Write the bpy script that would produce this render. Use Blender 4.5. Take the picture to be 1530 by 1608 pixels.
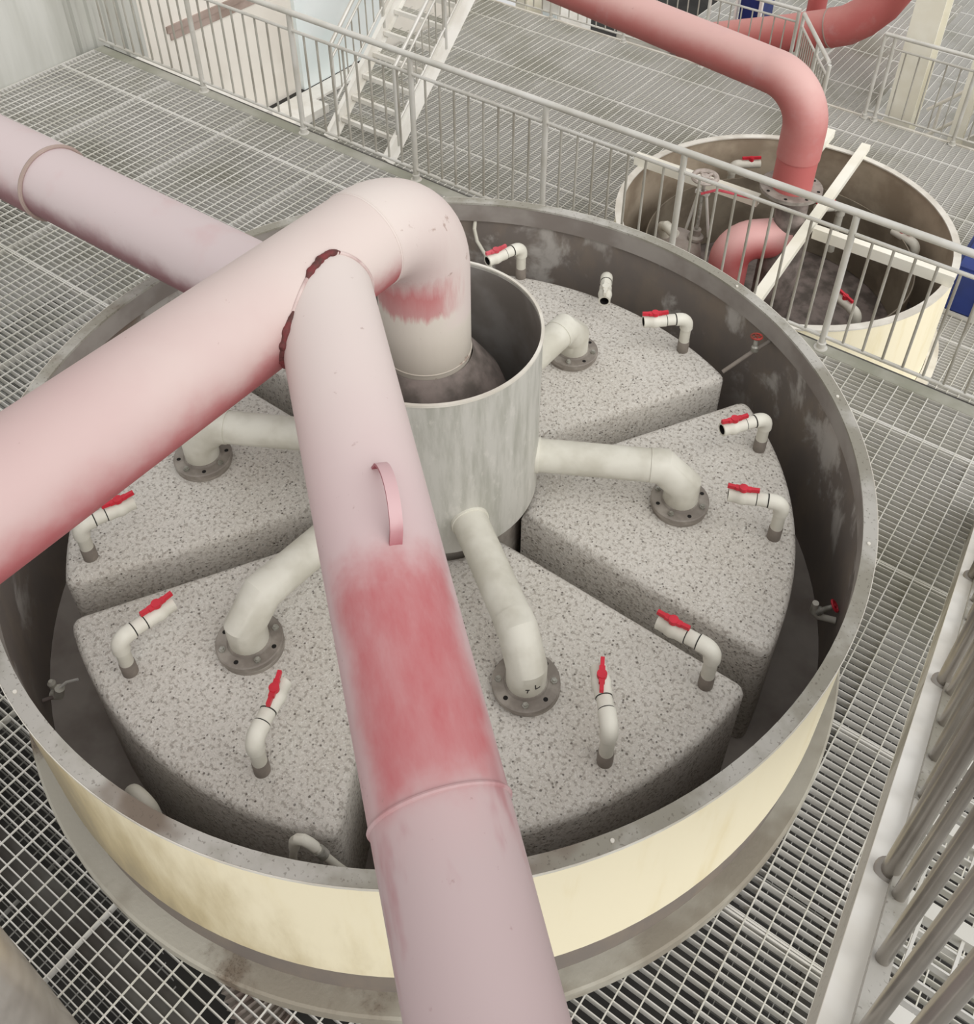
import bpy, bmesh, math, random
from mathutils import Vector, Matrix, noise as mnoise
random.seed(7)
PI = math.pi
S = bpy.context.scene
C = S.collection
for o in list(bpy.data.objects):
    bpy.data.objects.remove(o)

# ------------------------------------------------------------------ camera
cam_data = bpy.data.cameras.new('camera')
cam_data.sensor_fit = 'VERTICAL'
cam_data.sensor_height = 24.0
cam_data.lens = 24.0 * 1631.68 / 1608.0
cam_data.shift_x = -0.03647
cam_data.shift_y = -0.17005
cam_data.clip_start = 0.05
cam_data.clip_end = 200
cam = bpy.data.objects.new('camera', cam_data)
C.objects.link(cam)
yaw, th, ro = math.radians(-33.61638), math.radians(40.94871), math.radians(1.69612)
fw = Vector((math.sin(yaw)*math.cos(th), math.cos(yaw)*math.cos(th), -math.sin(th)))
rt = Vector((math.cos(yaw), -math.sin(yaw), 0))
up = rt.cross(fw)
r2 = rt*math.cos(ro) + up*math.sin(ro)
u2 = -rt*math.sin(ro) + up*math.cos(ro)
m = Matrix.Identity(4)
for i in range(3):
    m[i][0], m[i][1], m[i][2] = r2[i], u2[i], -fw[i]
m.translation = Vector((2.0794, -2.4443, 4.4207))
cam.matrix_world = m
S.camera = cam

# ------------------------------------------------------------------ light
S.view_settings.view_transform = 'Standard'
S.view_settings.look = 'None'
S.view_settings.gamma = 1.0
S.view_settings.use_curve_mapping = False
S.view_settings.exposure = -0.15
w = bpy.data.worlds.new('world')
S.world = w
w.use_nodes = True
bg = w.node_tree.nodes['Background']
bg.inputs[0].default_value = (1.0, 0.995, 0.99, 1)
bg.inputs[1].default_value = 0.8
sd = bpy.data.lights.new('daylight', 'SUN')
sd.energy = 2.6
sd.angle = math.radians(70)
sd.color = (1.0, 0.985, 0.96)
so = bpy.data.objects.new('daylight', sd)
C.objects.link(so)
so.rotation_euler = Vector((-0.78, 0.2, -0.60)).to_track_quat('-Z', 'Y').to_euler()
so.location = (6, -4, 10)

# ------------------------------------------------------------------ materials
def lin(c):
    return tuple(((v/255)/12.92 if v/255 <= 0.04045 else ((v/255+0.055)/1.055)**2.4) for v in c) + (1.0,)

class NT:
    def __init__(s, name, rough=0.6, metal=0.0, spec=0.4):
        s.m = bpy.data.materials.new(name)
        s.m.use_nodes = True
        s.t = s.m.node_tree
        s.b = s.t.nodes['Principled BSDF']
        s.b.inputs['Roughness'].default_value = rough
        s.b.inputs['Metallic'].default_value = metal
        s.b.inputs['Specular IOR Level'].default_value = spec
        s.co = s.t.nodes.new('ShaderNodeTexCoord').outputs['Object']
    def link(s, a, b):
        s.t.links.new(a, b)
    def mapped(s, scale):
        n = s.t.nodes.new('ShaderNodeMapping')
        n.inputs['Scale'].default_value = scale
        s.link(s.co, n.inputs['Vector'])
        return n.outputs[0]
    def noise(s, scale=5, detail=3, rough=0.55, vec=None, dist=0.0):
        n = s.t.nodes.new('ShaderNodeTexNoise')
        n.inputs['Scale'].default_value = scale
        n.inputs['Detail'].default_value = detail
        n.inputs['Roughness'].default_value = rough
        n.inputs['Distortion'].default_value = dist
        s.link(vec or s.co, n.inputs['Vector'])
        return n.outputs['Fac']
    def voro(s, scale, vec=None):
        n = s.t.nodes.new('ShaderNodeTexVoronoi')
        n.inputs['Scale'].default_value = scale
        s.link(vec or s.co, n.inputs['Vector'])
        return n.outputs['Distance']
    def ramp(s, fac, stops):
        n = s.t.nodes.new('ShaderNodeValToRGB')
        e = n.color_ramp.elements
        while len(e) < len(stops):
            e.new(0.5)
        for i, (p, c) in enumerate(stops):
            e[i].position = p
            e[i].color = c if len(c) == 4 else lin(c)
        s.link(fac, n.inputs[0])
        return n.outputs[0]
    def step(s, fac, a, b):
        n = s.t.nodes.new('ShaderNodeMapRange')
        n.interpolation_type = 'SMOOTHSTEP'
        n.inputs[1].default_value = a
        n.inputs[2].default_value = b
        s.link(fac, n.inputs[0])
        return n.outputs[0]
    def rng(s, fac, a, b, c, d):
        n = s.t.nodes.new('ShaderNodeMapRange')
        for i, v in enumerate((a, b, c, d)):
            n.inputs[i+1].default_value = v
        s.link(fac, n.inputs[0])
        return n.outputs[0]
    def mth(s, op, a, b):
        n = s.t.nodes.new('ShaderNodeMath')
        n.operation = op
        for i, v in enumerate((a, b)):
            if isinstance(v, (int, float)):
                n.inputs[i].default_value = v
            else:
                s.link(v, n.inputs[i])
        return n.outputs[0]
    def sep(s, vec=None):
        n = s.t.nodes.new('ShaderNodeSeparateXYZ')
        s.link(vec or s.co, n.inputs[0])
        return n.outputs
    def mix(s, fac, a, b):
        n = s.t.nodes.new('ShaderNodeMix')
        n.data_type = 'RGBA'
        if isinstance(fac, (int, float)):
            n.inputs['Factor'].default_value = fac
        else:
            s.link(fac, n.inputs['Factor'])
        for v, k in ((a, 6), (b, 7)):
            if isinstance(v, tuple):
                n.inputs[k].default_value = v if len(v) == 4 else lin(v)
            else:
                s.link(v, n.inputs[k])
        return n.outputs[2]
    def color(s, c):
        if isinstance(c, tuple):
            s.b.inputs['Base Color'].default_value = c if len(c) == 4 else lin(c)
        else:
            s.link(c, s.b.inputs['Base Color'])
        return s
    def bump(s, h, strength=0.3, dist=0.01):
        n = s.t.nodes.new('ShaderNodeBump')
        n.inputs['Strength'].default_value = strength
        n.inputs['Distance'].default_value = dist
        s.link(h, n.inputs['Height'])
        s.link(n.outputs[0], s.b.inputs['Normal'])
        return s
    def normal_z(s):
        n = s.t.nodes.new('ShaderNodeNewGeometry')
        return s.sep(n.outputs['Normal'])[2]
    def pos(s):
        n = s.t.nodes.new('ShaderNodeNewGeometry')
        return n.outputs['Position']

def simple(name, c1, c2=None, rough=0.6, metal=0.0, scale=6, spec=0.4, bump=0.0, bscale=40):
    n = NT(name, rough, metal, spec)
    if c2:
        n.color(n.mix(n.step(n.noise(scale, 4), 0.35, 0.65), c1, c2))
    else:
        n.color(c1)
    if bump:
        n.bump(n.noise(bscale, 3), bump, 0.004)
    return n.m

M = {}
M['rail'] = simple('stainless_rail', (216, 214, 208), (198, 195, 186), 0.35, 0.25, 3, 0.5)
M['bar'] = simple('steel_bar', (186, 183, 174), (162, 157, 146), 0.4, 0.25, 3, 0.5)
n = NT('grating_steel', 0.6, 0.1, 0.3)
n.color(n.mix(n.step(n.noise(1.1, 4), 0.42, 0.72), (220, 218, 213), (196, 194, 183)))
M['grate'] = n.m
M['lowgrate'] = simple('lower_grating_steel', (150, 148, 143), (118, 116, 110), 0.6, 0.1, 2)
M['rod'] = simple('grating_rod', (226, 224, 217), (205, 203, 192), 0.5, 0.1, 2)
# cream tank paint
n = NT('cream_paint', 0.5, 0.0, 0.35)
strk = n.noise(2.2, 4, 0.6, n.mapped((3.0, 3.0, 0.5)))
n.color(n.mix(n.step(strk, 0.5, 0.8), (250, 240, 210), (240, 226, 186)))
n.bump(n.noise(9, 2), 0.05, 0.004)
M['cream'] = n.m
n = NT('cream_paint_stain_shade', 0.5, 0.0, 0.35)
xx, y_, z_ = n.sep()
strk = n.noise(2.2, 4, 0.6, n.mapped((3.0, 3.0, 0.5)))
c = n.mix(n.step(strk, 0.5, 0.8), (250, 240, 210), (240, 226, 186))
g = n.mth('ADD', n.mth('MULTIPLY', xx, -1.0), n.mth('MULTIPLY', n.mth('SUBTRACT', n.noise(2.6, 5, 0.6, n.mapped((2.5, 2.5, 0.7))), 0.5), 1.6))  # streaky stains plus shade of the dim left side, put into the colour
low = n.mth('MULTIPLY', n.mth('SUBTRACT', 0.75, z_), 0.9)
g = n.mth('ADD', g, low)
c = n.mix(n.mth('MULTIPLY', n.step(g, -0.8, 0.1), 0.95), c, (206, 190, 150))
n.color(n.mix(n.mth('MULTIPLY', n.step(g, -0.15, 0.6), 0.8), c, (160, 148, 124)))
M['cream_stain_shade'] = n.m
# dark tank lining with pale mineral streaks under the rim
n = NT('tank_lining', 0.6, 0.0, 0.35)
z = n.sep()[2]
a = n.noise(3.2, 5, 0.6, n.mapped((1.6, 1.6, 0.9)))
base = n.mix(n.step(a, 0.4, 0.7), (126, 118, 112), (138, 127, 116))
pal = n.mth('MULTIPLY', n.step(n.noise(2.0, 5, 0.6, n.mapped((1.5, 1.5, 1.0)), 0.4), 0.52, 0.64), n.step(z, 0.25, 0.6))
base = n.mix(pal, base, (186, 181, 175))
rust = n.mth('MULTIPLY', n.step(n.noise(2.6, 4), 0.55, 0.7), n.step(z, 0.8, 1.0))
n.color(n.mix(rust, base, (136, 110, 94)))
M['lining'] = n.m
# worn rim
n = NT('rim_steel', 0.6, 0.15, 0.4)
c = n.mix(n.step(n.noise(2.3, 5, 0.6), 0.42, 0.6), (186, 183, 176), (150, 146, 134))
c = n.mix(n.step(n.noise(1.3, 4, 0.6), 0.56, 0.66), c, (122, 110, 98))
n.color(n.mix(n.mth('MULTIPLY', n.step(n.noise(70, 2), 0.6, 0.7), 0.5), c, (96, 88, 78)))
M['rim'] = n.m
M['edge'] = simple('deck_edge_grey', (176, 174, 164), (150, 150, 136), 0.8, 0, 2.2, 0.2, 0.3, 60)
M['rim_pale'] = simple('pale_rim', (228, 224, 214), (204, 198, 186), 0.6, 0, 4)
n = NT('kerb_concrete', 0.9, 0, 0.2)
c = n.mix(n.step(n.noise(1.4, 4, 0.6), 0.45, 0.6), (178, 174, 162), (148, 141, 128))
xk, yk, zk = n.sep()
brn = n.step(n.mth('ADD', n.noise(1.3, 5, 0.65), n.mth('MULTIPLY', n.mth('SUBTRACT', 0.35, xk), 0.06)), 0.52, 0.6)
c = n.mix(n.mth('MULTIPLY', brn, 0.8), c, (112, 98, 84))
n.color(n.mix(n.mth('MULTIPLY', n.mth('MULTIPLY', n.step(n.noise(110, 2), 0.52, 0.62), 0.5), brn), c, (80, 70, 60)))
n.bump(n.noise(60, 3), 0.4, 0.004)
M['kerb'] = n.m
# grainy segment top
n = NT('grainy_render', 0.95, 0, 0.15)
tone = n.noise(1.6, 3)
c = n.mix(n.step(tone, 0.35, 0.7), (212, 207, 199), (200, 194, 184))
fine = n.noise(120, 3, 0.6)
c = n.mix(n.step(fine, 0.5, 0.72), c, (226, 223, 216))
dark = n.mth('MULTIPLY', n.step(n.noise(58, 4, 0.65), 0.5, 0.62), 0.66)
c = n.mix(dark, c, (148, 140, 130))
spots = n.step(n.voro(44), 0.24, 0.12)
gate = n.step(n.noise(30, 2), 0.48, 0.56)
c = n.mix(n.mth('MULTIPLY', n.mth('MULTIPLY', spots, gate), 0.75), c, (92, 84, 76))
big = n.mth('MULTIPLY', n.step(n.voro(17), 0.11, 0.06), 0.7)
n.color(n.mix(big, c, (82, 75, 68)))
n.bump(n.mth('SUBTRACT', n.noise(58, 4, 0.65), n.mth('MULTIPLY', spots, gate)), 0.7, 0.010)
M['grain'] = n.m
# drum galvanised
n = NT('drum_zinc', 0.55, 0.2, 0.4)
st = n.noise(3.5, 5, 0.6, n.mapped((5, 5, 0.8)))
c = n.mix(n.step(st, 0.4, 0.68), (200, 198, 190), (176, 175, 165))
n.color(n.mix(n.mth('MULTIPLY', n.step(n.noise(24, 4, 0.65, n.mapped((1, 1, 0.5))), 0.55, 0.7), 0.45), c, (216, 213, 205)))
M['drum'] = n.m
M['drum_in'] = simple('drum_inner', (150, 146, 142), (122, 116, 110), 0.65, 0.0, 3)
M['bell'] = simple('fouled_steel', (140, 128, 122), (96, 88, 82), 0.7, 0.0, 7, 0.4, 0.4, 30)
M['pvc'] = simple('aged_pvc', (214, 211, 199), (194, 190, 176), 0.5, 0, 5)
M['pvc_white'] = simple('white_pvc', (220, 217, 205), (202, 198, 185), 0.45, 0, 5)
M['pvc_grey'] = simple('grey_pvc', (136, 127, 118), (118, 110, 102), 0.6, 0, 8)
M['flange'] = simple('flange_grey', (160, 153, 144), (128, 120, 112), 0.6, 0.1, 9)
M['hole'] = simple('hole_dark', (26, 23, 21), None, 0.9)
M['bolt'] = simple('bolt_zinc', (178, 176, 168), (140, 138, 128), 0.45, 0.4, 30)
M['red'] = simple('red_plastic', (206, 44, 62), (188, 38, 52), 0.4, 0, 8)
M['red_dull'] = simple('dull_red_plastic', (214, 96, 108), (196, 74, 84), 0.5, 0, 8)
M['redwheel'] = simple('red_wheel_paint', (176, 52, 46), (120, 60, 48), 0.5, 0, 20)
M['weld'] = simple('rusty_weld', (120, 52, 54), (84, 52, 48), 0.7, 0.1, 22, 0.4, 0.6, 60)
M['dark'] = simple('dark_seal', (52, 50, 47), None, 0.8)
M['white'] = simple('white_paint', (246, 244, 238), (232, 228, 219), 0.5, 0, 3)
M['creamwhite'] = simple('cream_white_paint', (246, 243, 230), (236, 231, 214), 0.5, 0, 2)
M['greywall'] = None
n = NT('grey_cladding', 0.6, 0.05, 0.4)
st = n.noise(0.9, 4, 0.6, n.mapped((2, 3, 0.35)))
n.color(n.mix(n.step(st, 0.35, 0.7), (206, 206, 200), (180, 180, 172)))
M['greywall'] = n.m
M['panel'] = simple('beige_panel', (232, 227, 218), (222, 216, 206), 0.5, 0, 1.2)
M['panel_blue'] = simple('pale_blue_panel', (238, 244, 244), (230, 240, 240), 0.35, 0, 1.2)
M['brown'] = simple('brown_trim', (172, 154, 145), (150, 132, 122), 0.6, 0, 3)
M['blue'] = simple('blue_plastic', (38, 56, 122), (30, 44, 96), 0.45, 0, 2)
M['ground'] = simple('ground_concrete', (48, 46, 43), (34, 32, 30), 0.9, 0, 1.5)
M['beam'] = simple('beam_grey', (92, 90, 86), (66, 62, 58), 0.6, 0.1, 3)
M['nearbar'] = simple('near_bar_steel', (164, 158, 150), (138, 132, 124), 0.28, 0.6, 2, 0.5)
M['shiny'] = simple('polished_steel', (236, 230, 224), (200, 192, 186), 0.25, 0.75, 4, 0.5)
M['hose'] = simple('ribbed_hose', (176, 166, 156), (140, 120, 112), 0.5, 0, 6)

def dusty(name, red, dust, lo, hi, amt=0.28, pale_end=None):
    # settled dust: upward faces carry most of it, in cloudy patches
    n = NT(name, 0.55, 0.0, 0.35)
    nz = n.normal_z()
    q = n.mth('ADD', nz, n.mth('MULTIPLY', n.mth('SUBTRACT', n.noise(2.6, 5, 0.62), 0.5), amt*4))
    c = n.mix(n.step(q, lo, hi), red, dust)
    c = n.mix(n.mth('MULTIPLY', n.step(n.noise(3.2, 4, 0.6), 0.55, 0.75), 0.35), c, (198, 162, 162))
    sp = n.step(n.noise(26, 3, 0.6), 0.72, 0.78)
    if pale_end:
        # thicker pale dust towards the elbow end of the pipe
        yy = n.mth('ADD', n.sep()[1], n.mth('MULTIPLY', n.mth('SUBTRACT', n.noise(2.0, 4, 0.6), 0.5), 0.9))
        c = n.mix(n.mth('MULTIPLY', n.step(yy, -1.7, -0.35), n.step(q, -0.25, 0.35)), c, pale_end)
    n.color(n.mix(n.mth('MULTIPLY', sp, 0.5), c, (150, 110, 104)))
    n.bump(n.noise(14, 4), 0.06, 0.004)
    return n
M['red_main'] = dusty('dusty_red_main', (172, 92, 95), (194, 168, 165), -0.45, 0.55, 0.28, (208, 194, 188)).m
M['red_side'] = dusty('dusty_red_side', (140, 102, 106), (202, 187, 187), -0.3, 0.5).m
M['red_far'] = dusty('dusty_red_far', (190, 112, 108), (212, 172, 166), -0.2, 0.9, 0.2).m
M['red_bare'] = dusty('bare_red_pipe', (190, 104, 101), (208, 146, 140), 0.0, 1.1, 0.15).m
# branch pipe: local z runs along the pipe, local x points up
n = NT('dusty_red_branch', 0.55, 0.0, 0.35)
x, y, zz = n.sep()
wob = n.mth('MULTIPLY', n.mth('SUBTRACT', n.noise(3.0, 5, 0.62), 0.5), 0.34)
t = n.mth('ADD', zz, wob)
c = n.ramp(n.rng(t, 0.0, 3.0, 0, 1), [(0.0, (212, 202, 196)), (0.2, (209, 194, 190)), (0.36, (202, 180, 180)),
     (0.56, (192, 162, 162)), (0.64, (184, 164, 164)), (1.0, (180, 163, 163))])
core = n.mth('MULTIPLY', n.step(t, 1.12, 1.28), n.step(t, 1.82, 1.66))
ang = n.mth('ADD', x, n.mth('MULTIPLY', wob, 0.35))
core = n.mth('MULTIPLY', core, n.step(ang, 0.045, 0.115))
streak = n.mth('MULTIPLY', n.mth('MULTIPLY', n.step(t, 1.66, 1.78), n.step(t, 2.35, 2.0)),
               n.mth('MULTIPLY', n.step(n.noise(5, 4, 0.6, n.mapped((1, 1, 0.4))), 0.5, 0.66), 0.65))
c = n.mix(n.mth('MULTIPLY', core, n.rng(n.noise(7, 5, 0.65, n.mapped((1.5, 1.5, 0.6))), 0.3, 0.7, 0.6, 1.0)), c, (178, 96, 99))
c = n.mix(streak, c, (160, 98, 102))
scr = n.step(n.noise(30, 3, 0.6), 0.7, 0.78)
n.color(n.mix(n.mth('MULTIPLY', scr, 0.5), c, (150, 118, 114)))
n.bump(n.noise(14, 4), 0.06, 0.004)
M['red_branch'] = n.m
# elbow and drop pipe: worn red band, cream below it, fouled foot (all by height)
n = NT('worn_elbow_paint', 0.55, 0.0, 0.35)
zz = n.sep(n.pos())[2]
run = n.mth('MULTIPLY', n.mth('SUBTRACT', n.noise(9, 5, 0.65, n.mapped((4, 4, 0.6))), 0.5), 0.12)
t = n.mth('ADD', zz, run)
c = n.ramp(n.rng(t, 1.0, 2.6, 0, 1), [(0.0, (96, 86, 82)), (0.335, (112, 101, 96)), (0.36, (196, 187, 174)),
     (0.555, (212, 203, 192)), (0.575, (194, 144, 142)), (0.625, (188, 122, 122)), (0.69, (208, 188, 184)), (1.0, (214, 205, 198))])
px, py, pz = n.sep(n.pos())
sd_ = n.mth('ADD', n.mth('MULTIPLY', px, 0.82), n.mth('MULTIPLY', py, 0.57))
c = n.mix(n.mth('MULTIPLY', n.step(n.mth('ADD', sd_, run), 0.03, 0.15), n.step(zz, 1.8, 1.86)), c, (212, 198, 192))
rustn = n.step(n.noise(14, 4, 0.65), 0.66, 0.72)
n.color(n.mix(n.mth('MULTIPLY', rustn, 0.6), c, (150, 120, 108)))
n.bump(n.noise(14, 4), 0.06, 0.004)
M['elbow'] = n.m

# ------------------------------------------------------------------ mesh helpers
def finish(bm, sharp=0.6):
    bmesh.ops.recalc_face_normals(bm, faces=bm.faces)
    for f in bm.faces:
        f.smooth = True
    for e in bm.edges:
        if len(e.link_faces) == 2:
            e.smooth = e.calc_face_angle() < sharp
        else:
            e.smooth = False

def obj(name, bm, mat, parent=None, mw=None, label=None, sharp=0.6):
    """link a bmesh built in world coordinates as one object (local to its parent)"""
    finish(bm, sharp)
    me = bpy.data.meshes.new(name)
    bm.to_mesh(me)
    bm.free()
    me.materials.append(mat)
    o = bpy.data.objects.new(name, me)
    C.objects.link(o)
    if parent is not None:
        o.parent = parent
        off = Vector((0, 0, 0))
        q = parent
        while q is not None:
            off += q.location
            q = q.parent
        if mw is None:
            me.transform(Matrix.Translation(-off))
        else:
            o.matrix_basis = Matrix.Translation(-off) @ mw
    elif mw is not None:
        o.matrix_basis = mw
    if label:
        o['label'] = label
    return o

def thing(name, label, cat, loc=(0, 0, 0), rotz=0, group=None):
    o = bpy.data.objects.new(name, None)
    o.empty_display_size = 0.1
    C.objects.link(o)
    o.location = loc
    o.rotation_euler = (0, 0, rotz)
    o['label'] = label
    o['category'] = cat
    if group:
        o['group'] = group
    return o

def tag(o, label, cat, group=None):
    o['label'] = label
    o['category'] = cat
    if group:
        o['group'] = group
    return o

def struct(name, bm, mat):
    o = obj(name, bm, mat)
    o['kind'] = 'structure'
    return o

def box(bm, a, b):
    (x0, y0, z0), (x1, y1, z1) = a, b
    v = [bm.verts.new(p) for p in ((x0, y0, z0), (x1, y0, z0), (x1, y1, z0), (x0, y1, z0),
                                   (x0, y0, z1), (x1, y0, z1), (x1, y1, z1), (x0, y1, z1))]
    for f in ((0, 3, 2, 1), (4, 5, 6, 7), (0, 1, 5, 4), (1, 2, 6, 5), (2, 3, 7, 6), (3, 0, 4, 7)):
        bm.faces.new([v[i] for i in f])
    return v

def obox(bm, p, q, w, h, upv=(0, 0, 1)):
    """box beam from p to q, w wide (sideways), h high; p,q run along its centre"""
    p, q = Vector(p), Vector(q)
    d = (q-p).normalized()
    s = d.cross(Vector(upv)).normalized()
    u = s.cross(d).normalized()
    v = []
    for c in (p, q):
        for (i, j) in ((-1, -1), (1, -1), (1, 1), (-1, 1)):
            v.append(bm.verts.new(c + s*(i*w/2) + u*(j*h/2)))
    for f in ((0, 1, 2, 3), (7, 6, 5, 4), (0, 4, 5, 1), (1, 5, 6, 2), (2, 6, 7, 3), (3, 7, 4, 0)):
        bm.faces.new([v[i] for i in f])

def tube(bm, pts, r, seg=16, cap=True, rs=None):
    """mitred tube along a polyline"""
    pts = [Vector(p) for p in pts]
    d = [(pts[i+1]-pts[i]).normalized() for i in range(len(pts)-1)]
    a = Vector((0, 0, 1)) if abs(d[0].z) < 0.9 else Vector((1, 0, 0))
    u = d[0].cross(a).normalized()
    rings = []
    for i, p in enumerate(pts):
        t0 = d[max(i-1, 0)]
        t1 = d[min(i, len(d)-1)]
        nb = (t0+t1).normalized()
        v = t0.cross(u).normalized()
        rr = rs[i] if rs else r
        ring = []
        for k in range(seg):
            an = 2*PI*k/seg
            off = u*(rr*math.cos(an)) + v*(rr*math.sin(an))
            off = off - t0*(off.dot(nb)/t0.dot(nb))
            ring.append(bm.verts.new(p+off))
        rings.append(ring)
        if i < len(pts)-1:
            q = t0.rotation_difference(t1)
            u = (q @ u).normalized()
    for A, B in zip(rings, rings[1:]):
        for k in range(seg):
            bm.faces.new((A[k], A[(k+1) % seg], B[(k+1) % seg], B[k]))
    if cap:
        bm.faces.new(rings[0][::-1])
        bm.faces.new(rings[-1])

def lathe(bm, prof, c=(0, 0, 0), axis=(0, 0, 1), seg=32, close=False):
    """revolve (r, h) profile about an axis through c"""
    c = Vector(c)
    ax = Vector(axis).normalized()
    u = ax.orthogonal().normalized()
    v = ax.cross(u)
    rings = []
    for r, h in prof:
        if r < 1e-6:
            rings.append([bm.verts.new(c+ax*h)])
        else:
            rings.append([bm.verts.new(c+ax*h+(u*math.cos(2*PI*k/seg)+v*math.sin(2*PI*k/seg))*r) for k in range(seg)])
    pairs = list(zip(rings, rings[1:]))
    if close:
        pairs.append((rings[-1], rings[0]))
    for A, B in pairs:
        for k in range(seg):
            k2 = (k+1) % seg
            if len(A) == 1 and len(B) == 1:
                continue
            if len(A) == 1:
                bm.faces.new((A[0], B[k], B[k2]))
            elif len(B) == 1:
                bm.faces.new((A[k], A[k2], B[0]))
            else:
                bm.faces.new((A[k], A[k2], B[k2], B[k]))

def cyl(bm, c, r, h, axis=(0, 0, 1), seg=24):
    lathe(bm, [(0, 0), (r, 0), (r, h), (0, h)], c, axis, seg)

def ring_bead(bm, c, axis, R, r, seg=40, s2=8):
    lathe(bm, [(R+r*math.cos(2*PI*k/s2), r*math.sin(2*PI*k/s2)) for k in range(s2)], c, axis, seg, close=True)

def B():
    return bmesh.new()

def P3(ang, r, z):
    a = math.radians(ang)
    return Vector((r*math.cos(a), r*math.sin(a), z))

def arc(c, e1, e2, R, n=14):
    return [Vector(c)+Vector(e1)*(R*math.cos(PI/2*k/n))+Vector(e2)*(R*math.sin(PI/2*k/n)) for k in range(n+1)]

# ------------------------------------------------------------------ the decks
DECK2 = -1.6
SC = Vector((-0.176, 4.881, 0))
SR = 1.432

def cuts(lo, hi, y, holes):
    segs = [(lo, hi)]
    for cx, cy, r in holes:
        dy = abs(y-cy)
        if dy >= r:
            continue
        h = math.sqrt(r*r-dy*dy)
        out = []
        for a, b in segs:
            if b <= cx-h or a >= cx+h:
                out.append((a, b))
            else:
                if a < cx-h:
                    out.append((a, cx-h))
                if b > cx+h:
                    out.append((cx+h, b))
        segs = out
    return [s for s in segs if s[1]-s[0] > 0.02]

def grating(x0, x1, y0, y1, z, pitch, rod, holes, depth=0.042):
    bars, rods = B(), B()
    n = int((y1-y0)/pitch)
    for i in range(n+1):
        y = y0+i*pitch
        for a, b in cuts(x0, x1, y, holes):
            box(bars, (a, y-0.0022, z-depth), (b, y+0.0022, z))
    n = int((x1-x0)/rod)
    sw = [(cy, cx, r) for cx, cy, r in holes]
    for i in range(n+1):
        x = x0+i*rod
        seam = i % 11 == 0
        for a, b in cuts(y0, y1, x, sw):
            if seam:
                box(bars, (x-0.003, a, z-depth), (x+0.003, b, z))
            box(rods, (x-0.0027, a, z-0.006), (x+0.0027, b, z+0.0025))
    # panel ends: a deeper banding bar every metre
    k = 0
    y = y0+0.62
    while y < y1:
        for a, b in cuts(x0, x1, y, holes):
            box(bars, (a, y-0.004, z-depth-0.01), (b, y+0.004, z+0.001))
            box(bars, (a, y+0.008, z-depth-0.01), (b, y+0.016, z+0.001))
        y += 1.0
    return bars, rods

bars, rods = grating(-6.33, 3.6, -4.2, 2.80, 0.0, 0.040, 0.0943, [(0, 0, 1.89)])
f1 = struct('floor', bars, M['grate'])
r1 = obj('cross_rods', rods, M['rod'], f1)
bars, rods = grating(-6.4, 3.6, 2.92, 9.02, DECK2, 0.040, 0.0943, [(SC.x, SC.y, SR-0.01)])
f2 = struct('floor.001', bars, M['grate'])
obj('cross_rods', rods, M['rod'], f2)
bars, rods = grating(-1.78, -0.80, 9.06, 13.0, DECK2, 0.040, 0.0943, [])
f3 = struct('floor.002', bars, M['grate'])
obj('cross_rods', rods, M['rod'], f3)
bars, rods = grating(-6.0, 4.0, 13.2, 20.0, -4.0, 0.05, 0.14, [])
f4 = struct('floor.003', bars, M['grate'])
obj('cross_rods', rods, M['rod'], f4)
b = B()
box(b, (-9, -7, -5.1), (9, 26, -5.0))
struct('ground', b, M['ground'])
b = B()                                   # banding along the edge of the upper deck
box(b, (-6.33, 2.80, -0.045), (3.6, 2.895, 0.004))
struct('trim_2', b, M['edge'])
b = B()                                   # deck edge channel behind it, upper face of the step down
box(b, (-6.33, 2.895, -0.18), (3.6, 2.915, 0.0))
struct('trim_3', b, M['beam'])
b = B()
box(b, (-5.95, 2.93, -0.13), (-4.25, 3.02, -0.03))
struct('trim_8', b, M['white'])
b = B()
box(b, (-6.4, 9.02, DECK2-0.12), (3.6, 9.055, DECK2+0.008))
struct('trim_4', b, M['rim_pale'])
# steel under the upper deck
for i, y in enumerate((-3.2, -2.1, 2.3)):
    b = B()
    box(b, (-6.3, y-0.06, -0.25), (3.6, y+0.06, -0.235))
    box(b, (-6.3, y-0.004, -0.235), (3.6, y+0.004, -0.045))
    box(b, (-6.3, y-0.06, -0.045), (3.6, y+0.06, -0.031))
    struct('beam' if i == 0 else 'beam.%03d' % i, b, M['beam'])
for i, x in enumerate((-5.2, -2.6, 2.3)):
    b = B()
    box(b, (x-0.06, -4.1, -0.45), (x+0.06, 2.75, -0.43))
    box(b, (x-0.004, -4.1, -0.43), (x+0.004, 2.75, -0.27))
    box(b, (x-0.06, -4.1, -0.27), (x+0.06, 2.75, -0.255))
    struct('beam.%03d' % (i+3), b, M['beam'])
# lower level below the front of the tank: another open grating and a ribbed hose
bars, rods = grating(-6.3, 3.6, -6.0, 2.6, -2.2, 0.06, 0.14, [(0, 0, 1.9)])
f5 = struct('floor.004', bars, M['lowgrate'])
obj('cross_rods', rods, M['lowgrate'], f5)

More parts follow.
